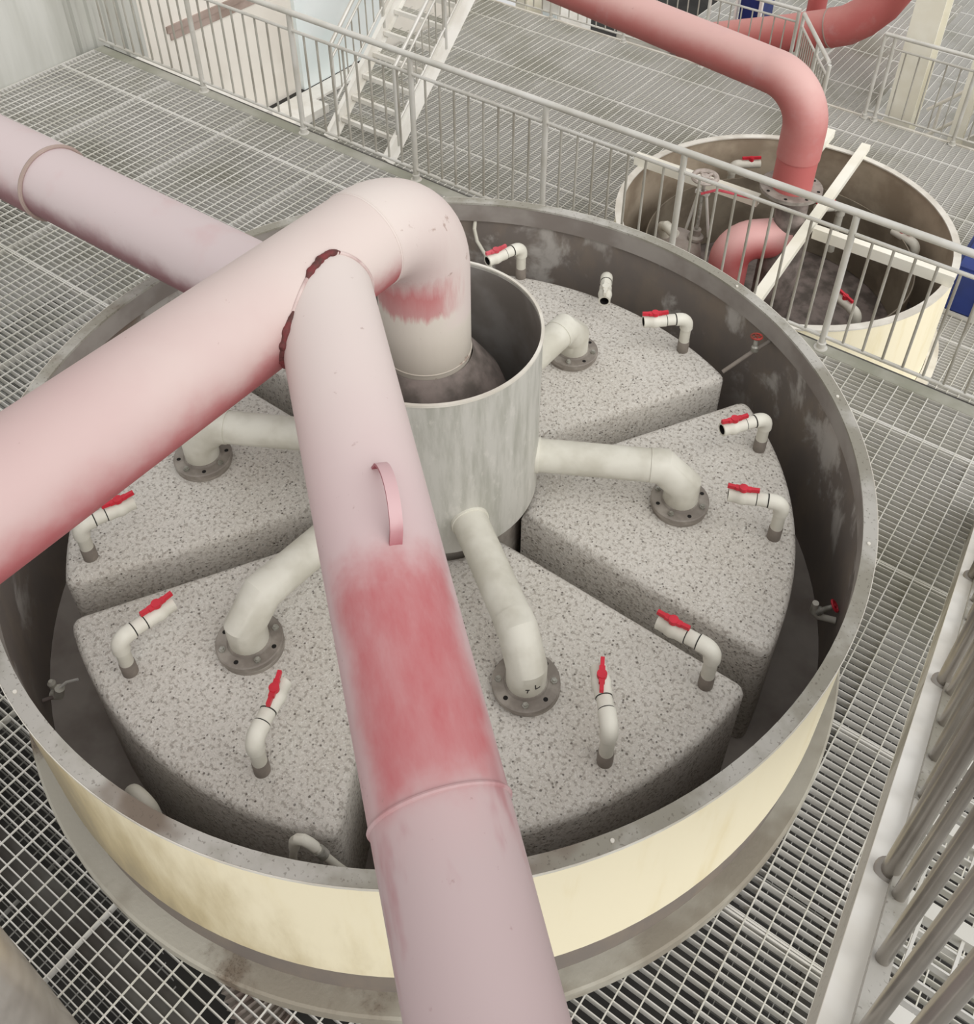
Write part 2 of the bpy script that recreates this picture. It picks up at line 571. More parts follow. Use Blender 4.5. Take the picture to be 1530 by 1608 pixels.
# ------------------------------------------------------------------ the large round tank
tank = thing('round_tank', 'large round open tank with cream painted outer wall and worn grey rim', 'tank', (0, 0, 0))
R0, RIM = 1.9, 1.07
b = B()
lathe(b, [(1.885, 0.285), (1.9, 0.285), (1.9, RIM-0.008), (1.885, RIM-0.008)], seg=160, close=True)
obj('outer_wall', b, M['cream_stain_shade'], tank)
b = B()
lathe(b, [(1.872, 0.06), (1.884, 0.06), (1.884, RIM-0.01), (1.872, RIM-0.01)], seg=160, close=True)
obj('lining', b, M['lining'], tank)
b = B()
lathe(b, [(1.849, RIM-0.012), (1.905, RIM-0.012), (1.905, RIM), (1.849, RIM)], seg=160, close=True)
obj('rim', b, M['rim'], tank)
b = B()
lathe(b, [(1.851, RIM-0.125), (1.871, RIM-0.125), (1.871, RIM-0.0125), (1.851, RIM-0.0125)], seg=160, close=True)
obj('inner_band', b, simple('rim_band_grey', (158, 152, 146), (134, 126, 120), 0.6, 0.0, 3), tank)
b = B()
lathe(b, [(0, 0.02), (1.871, 0.02), (1.871, 0.06), (0, 0.06)], seg=120)
obj('tank_floor', b, simple('tank_floor_grey', (176, 168, 160), (146, 136, 128), 0.6, 0, 3), tank)
b = B()
lathe(b, [(1.70, -0.15), (1.74, -0.15), (1.74, 0.0), (1.884, 0.0), (1.884, 0.06), (1.871, 0.06), (1.871, 0.02), (1.70, 0.02)], seg=120, close=True)
obj('support_skirt', b, M['dark'], tank)
b = B()
lathe(b, [(1.9055, RIM-0.013), (1.9085, RIM-0.013), (1.9085, RIM-0.001), (1.9055, RIM-0.001)], seg=160, close=True)
obj('rim_edge', b, M['rim_pale'], tank, label='chipped pale outer edge of the rim')
for x_, y_ in ((0.61, 1.77), (1.36, 1.29), (1.79, 0.55), (-1.55, -1.07), (-0.42, -1.83), (1.55, -1.06)):
    b = B()
    cyl(b, (x_, y_, RIM), 0.007, 0.006, seg=10)
    obj('rim_bolt', b, M['rim_pale'], tank)
# kerb round the opening in the deck
b = B()
lathe(b, [(1.874, 0.005), (1.972, 0.005), (1.972, 0.07), (1.962, 0.08), (1.884, 0.08), (1.874, 0.07)], seg=160, close=True)
struct('trim_1', b, M['kerb'])

# ------------------------------------------------------------------ six wedge shaped segments
def wedge(ang, label):
    t = thing('tank_segment', label, 'tank segment', P3(ang, 1.05, 0.06), 0, 'wedge shaped segments inside the large tank')
    half = math.radians(30)
    g, ro_, ri = 0.082, 1.637, 0.425
    a0 = math.radians(ang)
    pts = []
    eo, ei = half-math.asin(g/ro_), half-math.asin(g/ri)
    nO = 28
    for k in range(nO+1):
        a = a0-eo+2*eo*k/nO
        pts.append((ro_*math.cos(a), ro_*math.sin(a)))
    for k in range(7):
        a = a0+ei-2*ei*k/6
        pts.append((ri*math.cos(a), ri*math.sin(a)))
    b = B()
    top = [b.verts.new((x, y, 0.75)) for x, y in pts]
    bot = [b.verts.new((x, y, 0.062)) for x, y in pts]
    tf = b.faces.new(top)
    b.faces.new(bot[::-1])
    nn = len(pts)
    for k in range(nn):
        b.faces.new((bot[k], bot[(k+1) % nn], top[(k+1) % nn], top[k]))
    cor = [e for e in b.edges if abs(e.verts[0].co.z-e.verts[1].co.z) > 0.3 and (e.verts[0].index, ) and
           (e.verts[0] in (top[0], top[nO], bot[0], bot[nO]))]
    bmesh.ops.bevel(b, geom=cor, offset=0.05, segments=3, affect='EDGES', profile=0.5)
    te = [e for e in b.edges if e.verts[0].co.z > 0.74 and e.verts[1].co.z > 0.74]
    bmesh.ops.bevel(b, geom=te, offset=0.036, segments=3, affect='EDGES', profile=0.5)
    obj('body', b, M['grain'], t, sharp=0.9)
    b = B()
    c = P3(ang if ang not in (-31, -91) else ang-2.5, 1.11, 0.75)
    lathe(b, [(0, 0), (0.128, 0), (0.128, 0.018), (0.122, 0.021), (0, 0.021)], c, seg=40)
    obj('lower_flange', b, M['flange'], t)
    return t
wedge(29, 'grainy grey wedge segment at the right, under the pipe running straight right from the drum')
wedge(89, 'grainy grey wedge segment at the back right, against the far dark tank wall')
wedge(149, 'grainy grey wedge segment hidden behind the pink elbow and the drum')
wedge(-151, 'grainy grey wedge segment at the left, under the thick pink main pipe')
wedge(-91, 'grainy grey wedge segment at the front left, left of the red-patched branch pipe')
wedge(-31, 'grainy grey wedge segment at the front right, right of the red-patched branch pipe')

# ------------------------------------------------------------------ centre drum
drum = thing('centre_drum', 'galvanised open-topped drum standing in the middle of the large tank', 'drum', (0, 0, 0.06))
b = B()
lathe(b, [(0.443, 0.86), (0.452, 0.815), (0.455, 0.815), (0.455, 1.70), (0.446, 1.70), (0.446, 0.86)], seg=96, close=True)
obj('shell', b, M['drum'], drum)
b = B()
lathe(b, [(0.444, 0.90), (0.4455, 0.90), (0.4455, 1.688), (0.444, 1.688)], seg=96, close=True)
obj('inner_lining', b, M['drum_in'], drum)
b = B()
lathe(b, [(0, 0.88), (0.444, 0.88), (0.444, 0.90), (0, 0.90)], seg=64)
obj('base_plate', b, M['bell'], drum)
b = B()
lathe(b, [(0, 0.06), (0.39, 0.06), (0.39, 0.80), (0.452, 0.816), (0.44, 0.88), (0, 0.88)], seg=64)
obj('pedestal', b, M['flange'], drum)
b = B()
lathe(b, [(0.447, 1.694), (0.4595, 1.694), (0.4595, 1.706), (0.447, 1.706)], seg=96, close=True)
obj('rim', b, M['rim_pale'], drum)
b = B()
lathe(b, [(0.186, 1.60), (0.225, 1.55), (0.31, 1.42), (0.365, 1.26), (0.365, 0.905), (0.355, 0.905), (0.355, 1.25), (0.186, 1.58)], (0, -0.03, 0), seg=64, close=True)
obj('flow_bell', b, M['bell'], drum)
b = B()
tube(b, [(0.345, -0.20, 1.30), (0.375, -0.21, 1.42)], 0.012, 12)
obj('overflow_stub', b, M['pvc_white'], drum)

# ------------------------------------------------------------------ feed pipes from the drum to the segments
def feed(ang, off, label, mark=False):
    a = math.radians(ang)
    d = Vector((math.cos(a), math.sin(a), 0))
    f = d*1.11
    zp = 1.0
    r = 0.076
    t = thing('feed_pipe', label, 'pipe', (f.x, f.y, 0.771), 0, 'feed pipes from drum to wedge segments')
    b = B()
    tube(b, [d*0.45+Vector((0, 0, zp)), d*0.97+Vector((0, 0, zp))], r, 28)
    obj('straight_pipe', b, M['pvc'], t)
    b = B()
    tube(b, [d*0.955+Vector((0, 0, zp)), d*1.008+Vector((0, 0, zp)), d*1.11+Vector((0, 0, zp-0.102)), f+Vector((0, 0, 0.79))], r+0.003, 28)
    obj('elbow', b, M['pvc'], t)
    b = B()
    tube(b, [d*0.448+Vector((0, 0, zp)), d*0.464+Vector((0, 0, zp))], r+0.006, 28)
    obj('collar', b, M['pvc_white'], t)
    b = B()
    lathe(b, [(0, 0.0), (0.133, 0.0), (0.133, 0.021), (0.128, 0.025), (0.088, 0.025), (0.083, 0.034), (0, 0.034)], (f.x, f.y, 0.772), seg=44)
    obj('flange', b, M['flange'], t)
    for k in range(8):
        an = math.radians(k*45+ang+22)
        c = Vector((f.x+0.108*math.cos(an), f.y+0.108*math.sin(an), 0.7965))
        b = B()
        if (k+off) % 2 == 0:
            cyl(b, c, 0.0095, 0.0012, seg=14)
            obj('bolt_hole', b, M['hole'], t)
        else:
            cyl(b, c, 0.0135, 0.010, seg=6)
            cyl(b, c+Vector((0, 0, 0.010)), 0.008, 0.008, seg=12)
            obj('bolt', b, M['bolt'], t)
    return t
feed(29, 0, 'cream feed pipe running straight right from the drum to a bolted flange')
feed(88.7, 1, 'short cream feed pipe curving from behind the drum onto the back right segment')
fp = feed(-33.9, 0, 'cream feed pipe coming forward from the drum, with a hand mark above its flange')
feed(-93.9, 0, 'cream feed pipe bending down at the front left, left of the branch pipe')
feed(-151, 0, 'cream feed pipe at the left, passing under the thick pink main pipe')
# pen marks on the front pipe elbow
a = math.radians(-33.9)
d = Vector((math.cos(a), math.sin(a), 0)); s_ = Vector((-d.y, d.x, 0))
b = B()
def stroke(p0, p1):
    # strokes lie on the curved face of the vertical pipe end, facing outward
    pts = []
    for k in range(5):
        q = k/4
        u_ = p0[0]+(p1[0]-p0[0])*q
        z_ = p0[1]+(p1[1]-p0[1])*q
        an = u_/0.08
        pts.append(d*1.11+d*(0.0795*math.cos(an))+s_*(0.0795*math.sin(an))+Vector((0, 0, z_)))
    tube(b, pts, 0.0022, 6)
stroke((-0.034, 0.862), (-0.018, 0.862)); stroke((-0.023, 0.862), (-0.027, 0.842))
stroke((0.004, 0.885), (0.006, 0.858)); stroke((0.006, 0.858), (0.026, 0.858))
obj('pen_mark', b, M['dark'], fp)

# ------------------------------------------------------------------ valves on the segments
def valve(x, y, h, ang, label, handle='red', hrot=0):
    t = thing('tap_valve', label, 'valve', (x, y, 0.75), 0, 'ball valve taps on the wedge segments')
    o = Vector((x, y, 0.75))
    a = math.radians(ang)
    e = Vector((math.cos(a), math.sin(a), 0))
    Z = Vector((0, 0, 1))
    b = B(); lathe(b, [(0, -0.002), (0.0305, -0.002), (0.0305, 0.066), (0.028, 0.07), (0, 0.07)], o, seg=20)
    obj('base_socket', b, M['pvc_grey'], t)
    b = B(); lathe(b, [(0, 0.06), (0.0275, 0.06), (0.0275, h-0.03), (0, h-0.03)], o, seg=20)
    obj('riser', b, M['pvc'], t)
    b = B()
    pts = [o+Z*(h-0.062), o+Z*(h-0.042)] + [o+Z*(h-0.042)+e*0.042-e*(0.042*math.cos(PI/2*k/7))+Z*(0.042*math.sin(PI/2*k/7)) for k in range(1, 8)] + [o+Z*h+e*0.062]
    tube(b, pts, 0.034, 20)
    obj('elbow', b, M['pvc_white'], t)
    b = B(); tube(b, [o+Z*h+e*0.06, o+Z*h+e*0.067], 0.0315, 20)
    obj('seal_ring', b, M['dark'], t)
    b = B(); tube(b, [o+Z*h+e*0.112, o+Z*h+e*0.1165], 0.0315, 20)
    obj('seal_ring', b, M['dark'], t)
    b = B(); tube(b, [o+Z*h+e*0.066, o+Z*h+e*0.118], 0.030, 20)
    obj('nipple', b, M['pvc_white'], t)
    b = B()
    lathe(b, [(0.024, 0.235), (0.033, 0.235), (0.033, 0.197), (0.036, 0.192), (0.038, 0.176), (0.036, 0.16), (0.0335, 0.155), (0.0335, 0.116), (0.0, 0.116), (0.0, 0.17), (0.024, 0.17)], o+Z*h, e, seg=24)
    bd = obj('valve_body', b, M['pvc_white'], t)
    b = B(); lathe(b, [(0, 0.171), (0.0235, 0.171), (0.0235, 0.233), (0.0225, 0.233), (0.0225, 0.174), (0, 0.174)], o+Z*h, e, seg=20)
    obj('bore', b, M['hole'], bd)
    # lever: hub with two upright wings
    mt = {'red': M['red'], 'dull': M['red_dull'], 'white': M['pvc_white']}[handle]
    c = o+Z*(h+0.037)+e*0.176
    ha = a+math.radians(hrot)
    l = Vector((math.cos(ha), math.sin(ha), 0))
    b = B()
    cyl(b, c-Z*0.006, 0.011, 0.012, seg=14)
    cyl(b, c+Z*0.004, 0.019, 0.019, seg=16)
    for sg in (-1, 1):
        p0 = c+Z*0.012+l*(sg*0.012)
        p1 = c+Z*0.013+l*(sg*0.034)
        p2 = c+Z*0.016+l*(sg*0.068)
        obox(b, p0, p1, 0.022, 0.016)
        obox(b, p1, p2, 0.015, 0.018)
    obj('lever', b, mt, t)
    return t
valve(0.477, 1.495, 0.22, -137.9, 'cream tap with red lever at the right corner of the back right segment')
valve(-0.091, 1.63, 0.165, -62.2, 'cream tap pointing at the viewer with a white lever, middle of the back edge', 'white')
valve(-0.585, 1.507, 0.215, -108.9, 'cream tap with dull red lever just behind the drum rim', 'dull')
valve(1.119, 1.076, 0.21, -125.7, 'cream tap with red lever on the right segment, the farther of its two')
valve(1.401, 0.624, 0.23, -157.2, 'cream tap with red lever on the right segment, the nearer of its two')
valve(1.487, -0.203, 0.24, -178, 'cream tap with red lever at the gap corner of the front right segment')
valve(1.328, -0.697, 0.245, 131.7, 'cream tap pointing away from the viewer, between front flange and front rim', 'red', -12)
valve(0.333, -1.447, 0.22, 108.8, 'cream tap with red lever beside the branch pipe on the front left segment', 'red', 8)
valve(-0.371, -1.46, 0.215, 81.7, 'cream tap with red lever at the outer corner of the front left segment')
valve(-0.946, -1.198, 0.205, 71.1, 'cream tap with red lever on the left segment, just below the pink main pipe')

# ------------------------------------------------------------------ the big red pipes
ZB, RB = 2.32, 0.18
man = thing('pipe_manifold', 'thick dusty pink main pipe with elbow into the drum and a forked branch pipe', 'pipe', (0, -0.03, 1.0))
b = B()
tube(b, [(0.0, -6.5, ZB), (0.0, -0.33, ZB)], RB, 56)
obj('main_pipe', b, M['red_main'], man)
b = B()
pts = [(0, -0.345, ZB)] + [(0, -0.33+0.30*math.sin(PI/2*k/16), ZB-0.30+0.30*math.cos(PI/2*k/16)) for k in range(17)] + [(0, -0.03, 1.05)]
tube(b, pts, RB+0.001, 56)
obj('elbow', b, M['elbow'], man, label='pale elbow turning down into the drum, with a worn red band and dripped paint')
b = B()
ring_bead(b, (0, -0.335, ZB), (0, 1, 0), RB, 0.0035, 56)
obj('weld_seam', b, M['elbow'], man)
b = B()
ring_bead(b, (0, -0.03, 1.62), (0, 0, 1), RB, 0.004, 56)
obj('weld_seam', b, M['elbow'], man)
# branch
aA = math.radians(-38.8)
dA = Vector((math.cos(aA), math.sin(aA), -0.12)).normalized()
PA = Vector((0, -0.557, ZB))
RA = 0.16
xa = (Vector((0, 0, 1))-dA*dA.z).normalized()
ya = dA.cross(xa)
mA = Matrix.Identity(4)
for i in range(3):
    mA[i][0], mA[i][1], mA[i][2] = xa[i], ya[i], dA[i]
mA.translation = PA
b = B()
lathe(b, [(0, 0.05), (RA, 0.05), (RA, 0.6), (RA, 1.2), (RA, 1.72), (RA, 3.2), (0, 3.2)], seg=56)
br = obj('branch_pipe', b, M['red_branch'], man, mA, label='branch pipe with a large bare red patch, coming towards the viewer')
def saddle(a0, a1, n, r, wob):
    pts, rs = [], []
    for k in range(n+1):
        an = math.radians(a0+(a1-a0)*k/n)
        off = xa*(RA*math.cos(an))+ya*(RA*math.sin(an))
        lo_, hi_ = 0.0, 0.8
        for _ in range(40):
            mid = (lo_+hi_)/2
            q = PA+off+dA*mid
            if math.hypot(q.x, q.z-ZB) < RB:
                lo_ = mid
            else:
                hi_ = mid
        nn = wob*mnoise.noise(Vector((an*7, 0, 3)))
        pts.append(PA+off*1.01+dA*(lo_+nn))
        fade = min(1.0, 0.35+4.0*min(k, n-k)/n) if wob else 1.0
        rs.append((r+wob*abs(mnoise.noise(Vector((an*11, 1.7, 0)))))*fade)
    b = B()
    tube(b, pts, r, 10, rs=rs)
    return b
obj('weld_seam', saddle(-178, 178, 90, 0.006, 0.0), simple('dusty_weld', (204, 186, 181), (176, 150, 147), 0.7, 0, 14), man)
obj('weld_bead', saddle(42, 120, 46, 0.013, 0.011), M['weld'], man, label='dark rusty weld bead down the left of the branch joint')
obj('weld_bead', saddle(-26, 20, 26, 0.010, 0.010), M['weld'], man, label='short dark weld bead across the top of the branch joint')
b = B()
lathe(b, [(RA+0.006*math.cos(2*PI*k/8), 1.775+0.006*math.sin(2*PI*k/8)) for k in range(8)], seg=56, close=True)
obj('girth_weld', b, M['red_branch'], man, mA)
# strap handle on the branch
b = B()
hp = []
def onA(t, phi, r):
    off = xa*math.cos(phi)+ya*math.sin(phi)
    return PA+dA*t+off*r
t0, t1, ph = 0.93, 1.17, math.radians(-10)
HW = 0.0165
prof = []
for k in range(15):
    q = k/14
    hgt = 0.085*math.sin(PI*q)**0.5
    prof.append((t0+(t1-t0)*q, RA-0.004+hgt))
vs = []
side = (ya*math.cos(ph)-xa*math.sin(ph))
for i, (tt, rr) in enumerate(prof):
    c = onA(tt, ph, rr)
    j = min(max(i, 1), len(prof)-2)
    tg = (onA(prof[j+1][0], ph, prof[j+1][1])-onA(prof[j-1][0], ph, prof[j-1][1])).normalized()
    nr = tg.cross(side).normalized()
    vs.append([b.verts.new(c+side*(sx*HW)+nr*(sz*0.0035)) for sx, sz in ((-1, -1), (1, -1), (1, 1), (-1, 1))])
for A_, B_ in zip(vs, vs[1:]):
    for k in range(4):
        b.faces.new((A_[k], A_[(k+1) % 4], B_[(k+1) % 4], B_[k]))
b.faces.new(vs[0][::-1]); b.faces.new(vs[-1])
obj('strap_handle', b, dusty('strap_paint', (150, 70, 80), (204, 170, 172), -0.1, 0.8).m, man, label='bent flat strap handle welded on top of the branch')

# side pipe entering the drum from the left
side_p = thing('side_pipe', 'dusty mauve pipe low at the left, passing behind the main pipe to the drum', 'pipe', (-0.45, 0, 1.449))
b = B()
aC = math.radians(180.6)
dC = Vector((math.cos(aC), math.sin(aC), 0))
o = Vector((0, 0, 1.449))
tube(b, [o+dC*0.455, o+dC*2.48], 0.19, 56)
obj('straight_pipe', b, M['red_side'], side_p)
b = B()
tube(b, [o+dC*2.46, o+dC*6.33], 0.203, 56)
obj('wide_section', b, M['red_side'], side_p)
b = B()
ring_bead(b, o+dC*2.47, dC, 0.197, 0.012, 56)
obj('weld_seam', b, M['brown'], side_p)
b = B()
ring_bead(b, o+dC*0.458, dC, 0.195, 0.012, 48)
obj('collar', b, M['weld'], side_p)

# ------------------------------------------------------------------ small fittings on the tank wall
def wheelvalve(name, label, path, c, ax, stem=0.07, R=0.022, mat='redwheel', pm='pvc_grey', pr=0.011):
    t = thing(name, label, 'valve', path[0])
    b = B(); tube(b, path, pr, 12)
    obj('pipe', b, M[pm], t)
    ax = Vector(ax).normalized(); c = Vector(c)
    b = B(); lathe(b, [(0, -0.015), (0.019, -0.012), (0.019, 0.012), (0.012, 0.02), (0.009, stem), (0, stem)], c, ax, 16)
    obj('bonnet', b, M['bolt'], t)
    b = B()
    ring_bead(b, c+ax*stem, ax, R, 0.0055, 24, 8)
    u = ax.orthogonal().normalized(); v = ax.cross(u)
    for k in range(4):
        an = PI/2*k
        tube(b, [c+ax*stem, c+ax*stem+(u*math.cos(an)+v*math.sin(an))*R], 0.004, 6)
    lathe(b, [(0, -0.006), (0.009, -0.006), (0.009, 0.006), (0, 0.006)], c+ax*stem, ax, 12)
    obj('handwheel', b, M[mat], t)
    return t
q = P3(61.5, 1.868, 0.93)
wheelvalve('sampling_valve', 'small valve with dull red wheel on the far right inner wall', [q, q-P3(61.5, 0.10, 0.03), q-P3(61.5, 0.22, 0)-Vector((0.05, 0, 0.16))],
           q-P3(61.5, 0.10, 0.02), (-0.1, 0.1, 1), 0.075, 0.028, 'redwheel')
q = P3(18.6, 1.868, 0.46)
wheelvalve('sampling_valve', 'small pipe valve with bright red wheel inside the right wall below the rim', [q, q-P3(18.6, 0.075, 0), q-P3(18.6, 0.105, -0.03), q-P3(18.6, 0.105, -0.09)],
           q-P3(18.6, 0.08, -0.04), (0.6, 0.35, 0.55), 0.075, 0.026, 'red', 'pvc_white', 0.015)
q = P3(121.5, 1.868, 0.93)
t = thing('drain_tube', 'thin crooked tube hanging down the far inner wall left of the dull red tap', 'tube', q)
b = B(); tube(b, [q, q-P3(121.5, 0.05, 0.02), q-P3(121.5, 0.06, 0.09)+Vector((0.02, 0, 0)), q-P3(121.5, 0.08, 0.17)+Vector((0.10, 0, 0)), q-P3(121.5, 0.1, 0.3)+Vector((0.16, 0, 0))], 0.011, 12)
obj('pipe', b, M['pvc'], t)
q = P3(241.2, 1.868, 0.25)
t = thing('float_tap', 'small white tap with thin lever on the left inner wall', 'tap', q)
c0 = P3(241.2, 1.80, 0.25)
b = B(); tube(b, [q, c0], 0.009, 10)
obj('pipe', b, M['bell'], t)
b = B(); tube(b, [c0+Vector((-0.03, -0.015, -0.01)), c0+Vector((0, 0, 0)), c0+Vector((0.012, 0.01, 0.05))], 0.021, 14)
obj('body', b, M['pvc_white'], t)
b = B(); lathe(b, [(0, 0.05), (0.016, 0.05), (0.018, 0.075), (0.009, 0.09), (0, 0.09)], c0+Vector((-0.02, 0.0, 0.0)), (0, 0, 1), 12)
obj('cap', b, M['pvc_white'], t)
b = B(); tube(b, [c0+Vector((0.01, 0.01, 0.05)), c0+Vector((0.03, 0.04, 0.075)), c0+Vector((0.075, 0.07, 0.10))], 0.0065, 8)
obj('lever', b, M['white'], t)
t = thing('overflow_pipe', 'thin cream pipe arching up inside the front rim, left of the branch pipe', 'pipe', (0.64, -1.62, 0.1))
b = B()
tube(b, [(0.60, -1.63, 0.10), (0.655, -1.612, 0.80), (0.675, -1.605, 0.92)], 0.0135, 14)
obj('riser', b, M['pvc'], t)
b = B()
tube(b, [(0.668, -1.607, 0.875), (0.675, -1.605, 0.925), (0.69, -1.60, 0.952), (0.708, -1.592, 0.958), (0.725, -1.584, 0.942), (0.74, -1.577, 0.915)], 0.0185, 16)
obj('elbow', b, M['pvc_white'], t)
b = B(); tube(b, [(0.735, -1.58, 0.925), (0.80, -1.55, 0.80), (0.95, -1.47, 0.52)], 0.0135, 14)
obj('outlet_pipe', b, M['pvc'], t)
b = B(); tube(b, [(0.748, -1.573, 0.90), (0.765, -1.566, 0.868)], 0.02, 14)
obj('clamp', b, M['bolt'], t)
b = B(); tube(b, [(0.76, -1.575, 0.875), (0.765, -1.62, 0.70), (0.77, -1.65, 0.5)], 0.008, 10)
obj('bracket', b, M['bolt'], t)
t = thing('return_bend', 'fat cream pipe bend poking up inside the front left rim', 'pipe', (0.045, -1.765, 0.065))
b = B()
c0 = Vector((0.045, -1.765, 0.70))
pts = [c0+Vector((-0.05, 0.0, -0.63)), c0+Vector((-0.05, 0, 0))]+[c0+Vector((-0.05*math.cos(PI*k/8), 0, 0.05*math.sin(PI*k/8))) for k in range(1, 8)]+[c0+Vector((0.05, 0, 0)), c0+Vector((0.05, 0.0, -0.3))]
tube(b, pts, 0.028, 16)
obj('pipe', b, M['pvc'], t)
t = thing('ribbed_duct', 'ribbed grey duct below the grating, seen through it at the front left', 'duct', (0.35, -1.7, -1.2))
b = B()
n_ = 56
pts, rs = [], []
for k in range(n_+1):
    q_ = k/n_
    an = 0.9+1.5*q_
    pts.append(Vector((0.42-0.55*math.cos(an)*1.0, -1.25-0.55*math.sin(an), -0.95-0.3*q_)))
    rs.append(0.11 if k % 2 else 0.092)
tube(b, pts, 0.1, 20, rs=rs)
obj('hose', b, M['hose'], t)

# ------------------------------------------------------------------ railings
def railing(label, A, Bp, z, posts, H=1.05, gap=0.133, ends=(0, 0), group=None, name='guard_railing', foot=True):
    A, Bp = Vector((A[0], A[1], z)), Vector((Bp[0], Bp[1], z))
    d = (Bp-A).normalized()
    L = (Bp-A).length
    Z = Vector((0, 0, 1))
    t = thing(name, label, 'railing', A, 0, group)
    b = B(); tube(b, [A+Z*H-d*ends[0], Bp+Z*H+d*ends[1]], 0.024, 14)
    obj('top_rail', b, M['rail'], t)
    for p in posts:
        o = A+d*p
        b = B(); tube(b, [o, o+Z*(H-0.01)], 0.0215, 14)
        if foot:
            lathe(b, [(0, 0), (0.045, 0), (0.045, 0.008), (0.03, 0.012), (0.03, 0.05), (0.0215, 0.055)], o, seg=16)
        obj('post', b, M['rail'], t)
    st = list(posts)
    if st[0] > 0.2: st = [0.0]+st
    if L-st[-1] > 0.2: st = st+[L]
    for p0, p1 in zip(st, st[1:]):
        a_, b_ = A+d*(p0+0.02), A+d*(p1-0.02)
        b = B(); tube(b, [a_+Z*(H-0.145), b_+Z*(H-0.145)], 0.0135, 10)
        obj('mid_rail', b, M['rail'], t)
        b = B(); tube(b, [a_+Z*0.10, b_+Z*0.10], 0.0135, 10)
        obj('bottom_rail', b, M['rail'], t)
        nb = max(1, round((p1-p0)/gap))
        for k in range(1, nb):
            o = A+d*(p0+(p1-p0)*k/nb)
            b = B(); tube(b, [o+Z*0.10, o+Z*(H-0.145)], 0.009, 8)
            obj('bar', b, M['bar'], t)
    return t
railing('long steel railing with thin upright bars across the middle, behind the large tank', (-6.3, 2.85), (3.3, 2.85), 0.0,
        [1.4, 2.6, 3.8, 4.98, 6.03, 7.165, 8.33, 9.45])
railing('far steel railing at the deck edge, left of the open gate', (-6.4, 9.0), (-1.8, 9.0), DECK2, [0.0, 1.15, 2.3, 3.45, 4.58], 1.05, 0.15)
railing('far steel railing at upper right, in front of the cream column', (-0.78, 9.0), (2.2, 9.0), DECK2, [0.0, 0.12, 1.05, 2.1, 2.98], 1.05, 0.16)
railing('open steel gate swung inward, right of the far left railing', (-1.73, 8.93), (-1.02, 7.93), DECK2, [0.0, 0.74, 1.27], 1.05, 0.085, (0, 0), None, 'swing_gate', False)

# ------------------------------------------------------------------ walls at the left
def ribbed(y0, y1, x, z0, z1, rib=0.2, dep=0.02):
    b = B()
    ys = []
    y = y0
    while y < y1:
        ys += [(y, 0), (y+rib*0.55, 0), (y+rib*0.65, dep), (y+rib*0.9, dep)]
        y += rib
    ys = [(yy, dd) for yy, dd in ys if yy < y1]+[(y1, 0)]
    lo_ = [b.verts.new((x+dd, yy, z0)) for yy, dd in ys]
    hi_ = [b.verts.new((x+dd, yy, z1)) for yy, dd in ys]
    lo2 = [b.verts.new((x-0.08, yy, z0)) for yy, dd in ys]
    hi2 = [b.verts.new((x-0.08, yy, z1)) for yy, dd in ys]
    for k in range(len(ys)-1):
        b.faces.new((lo_[k], lo_[k+1], hi_[k+1], hi_[k]))
        b.faces.new((lo2[k+1], lo2[k], hi2[k], hi2[k+1]))
        b.faces.new((hi_[k], hi_[k+1], hi2[k+1], hi2[k]))
        b.faces.new((lo2[k], lo2[k+1], lo_[k+1], lo_[k]))
    b.faces.new((lo_[0], hi_[0], hi2[0], lo2[0]))
    b.faces.new((hi_[-1], lo_[-1], lo2[-1], hi2[-1]))
    return b
b = B()
box(b, (-6.5, -6.0, -5.0), (-6.35, 2.62, 4.5))
struct('wall_left', b, M['greywall'])
struct('wall_left.001', ribbed(2.62, 3.42, -6.42, -1.75, 4.5, 0.16, 0.03), M['greywall'])
b = B()
box(b, (-6.62, 3.42, -1.75), (-6.5, 5.47, 4.5))
struct('wall_left.002', b, M['panel'])
b = B()
box(b, (-6.499, 3.75, -0.235), (-6.478, 5.4, -0.165))
box(b, (-6.499, 3.78, -0.32), (-6.486, 5.4, -0.235))
struct('trim_5', b, M['brown'])
b = B()
box(b, (-6.5, 5.47, -1.58), (-6.45, 6.9, 1.2))
struct('door_1', b, M['panel_blue'])
b = B()
box(b, (-6.62, 6.9, -1.75), (-6.5, 13, 4.5))
box(b, (-6.62, 5.47, -1.75), (-6.5, 6.9, 4.5))
struct('wall_left.003', b, M['panel'])
b = B()
box(b, (-6.5, 3.42, DECK2), (-6.44, 6.9, DECK2+0.035))
struct('baseboard_left', b, M['dark'])
b = B()
box(b, (-6.44, 3.1, DECK2), (-6.2, 6.4, DECK2+0.03))
box(b, (-6.12, 3.1, DECK2), (-5.9, 5.3, DECK2+0.10))
struct('trim_6', b, M['white'])

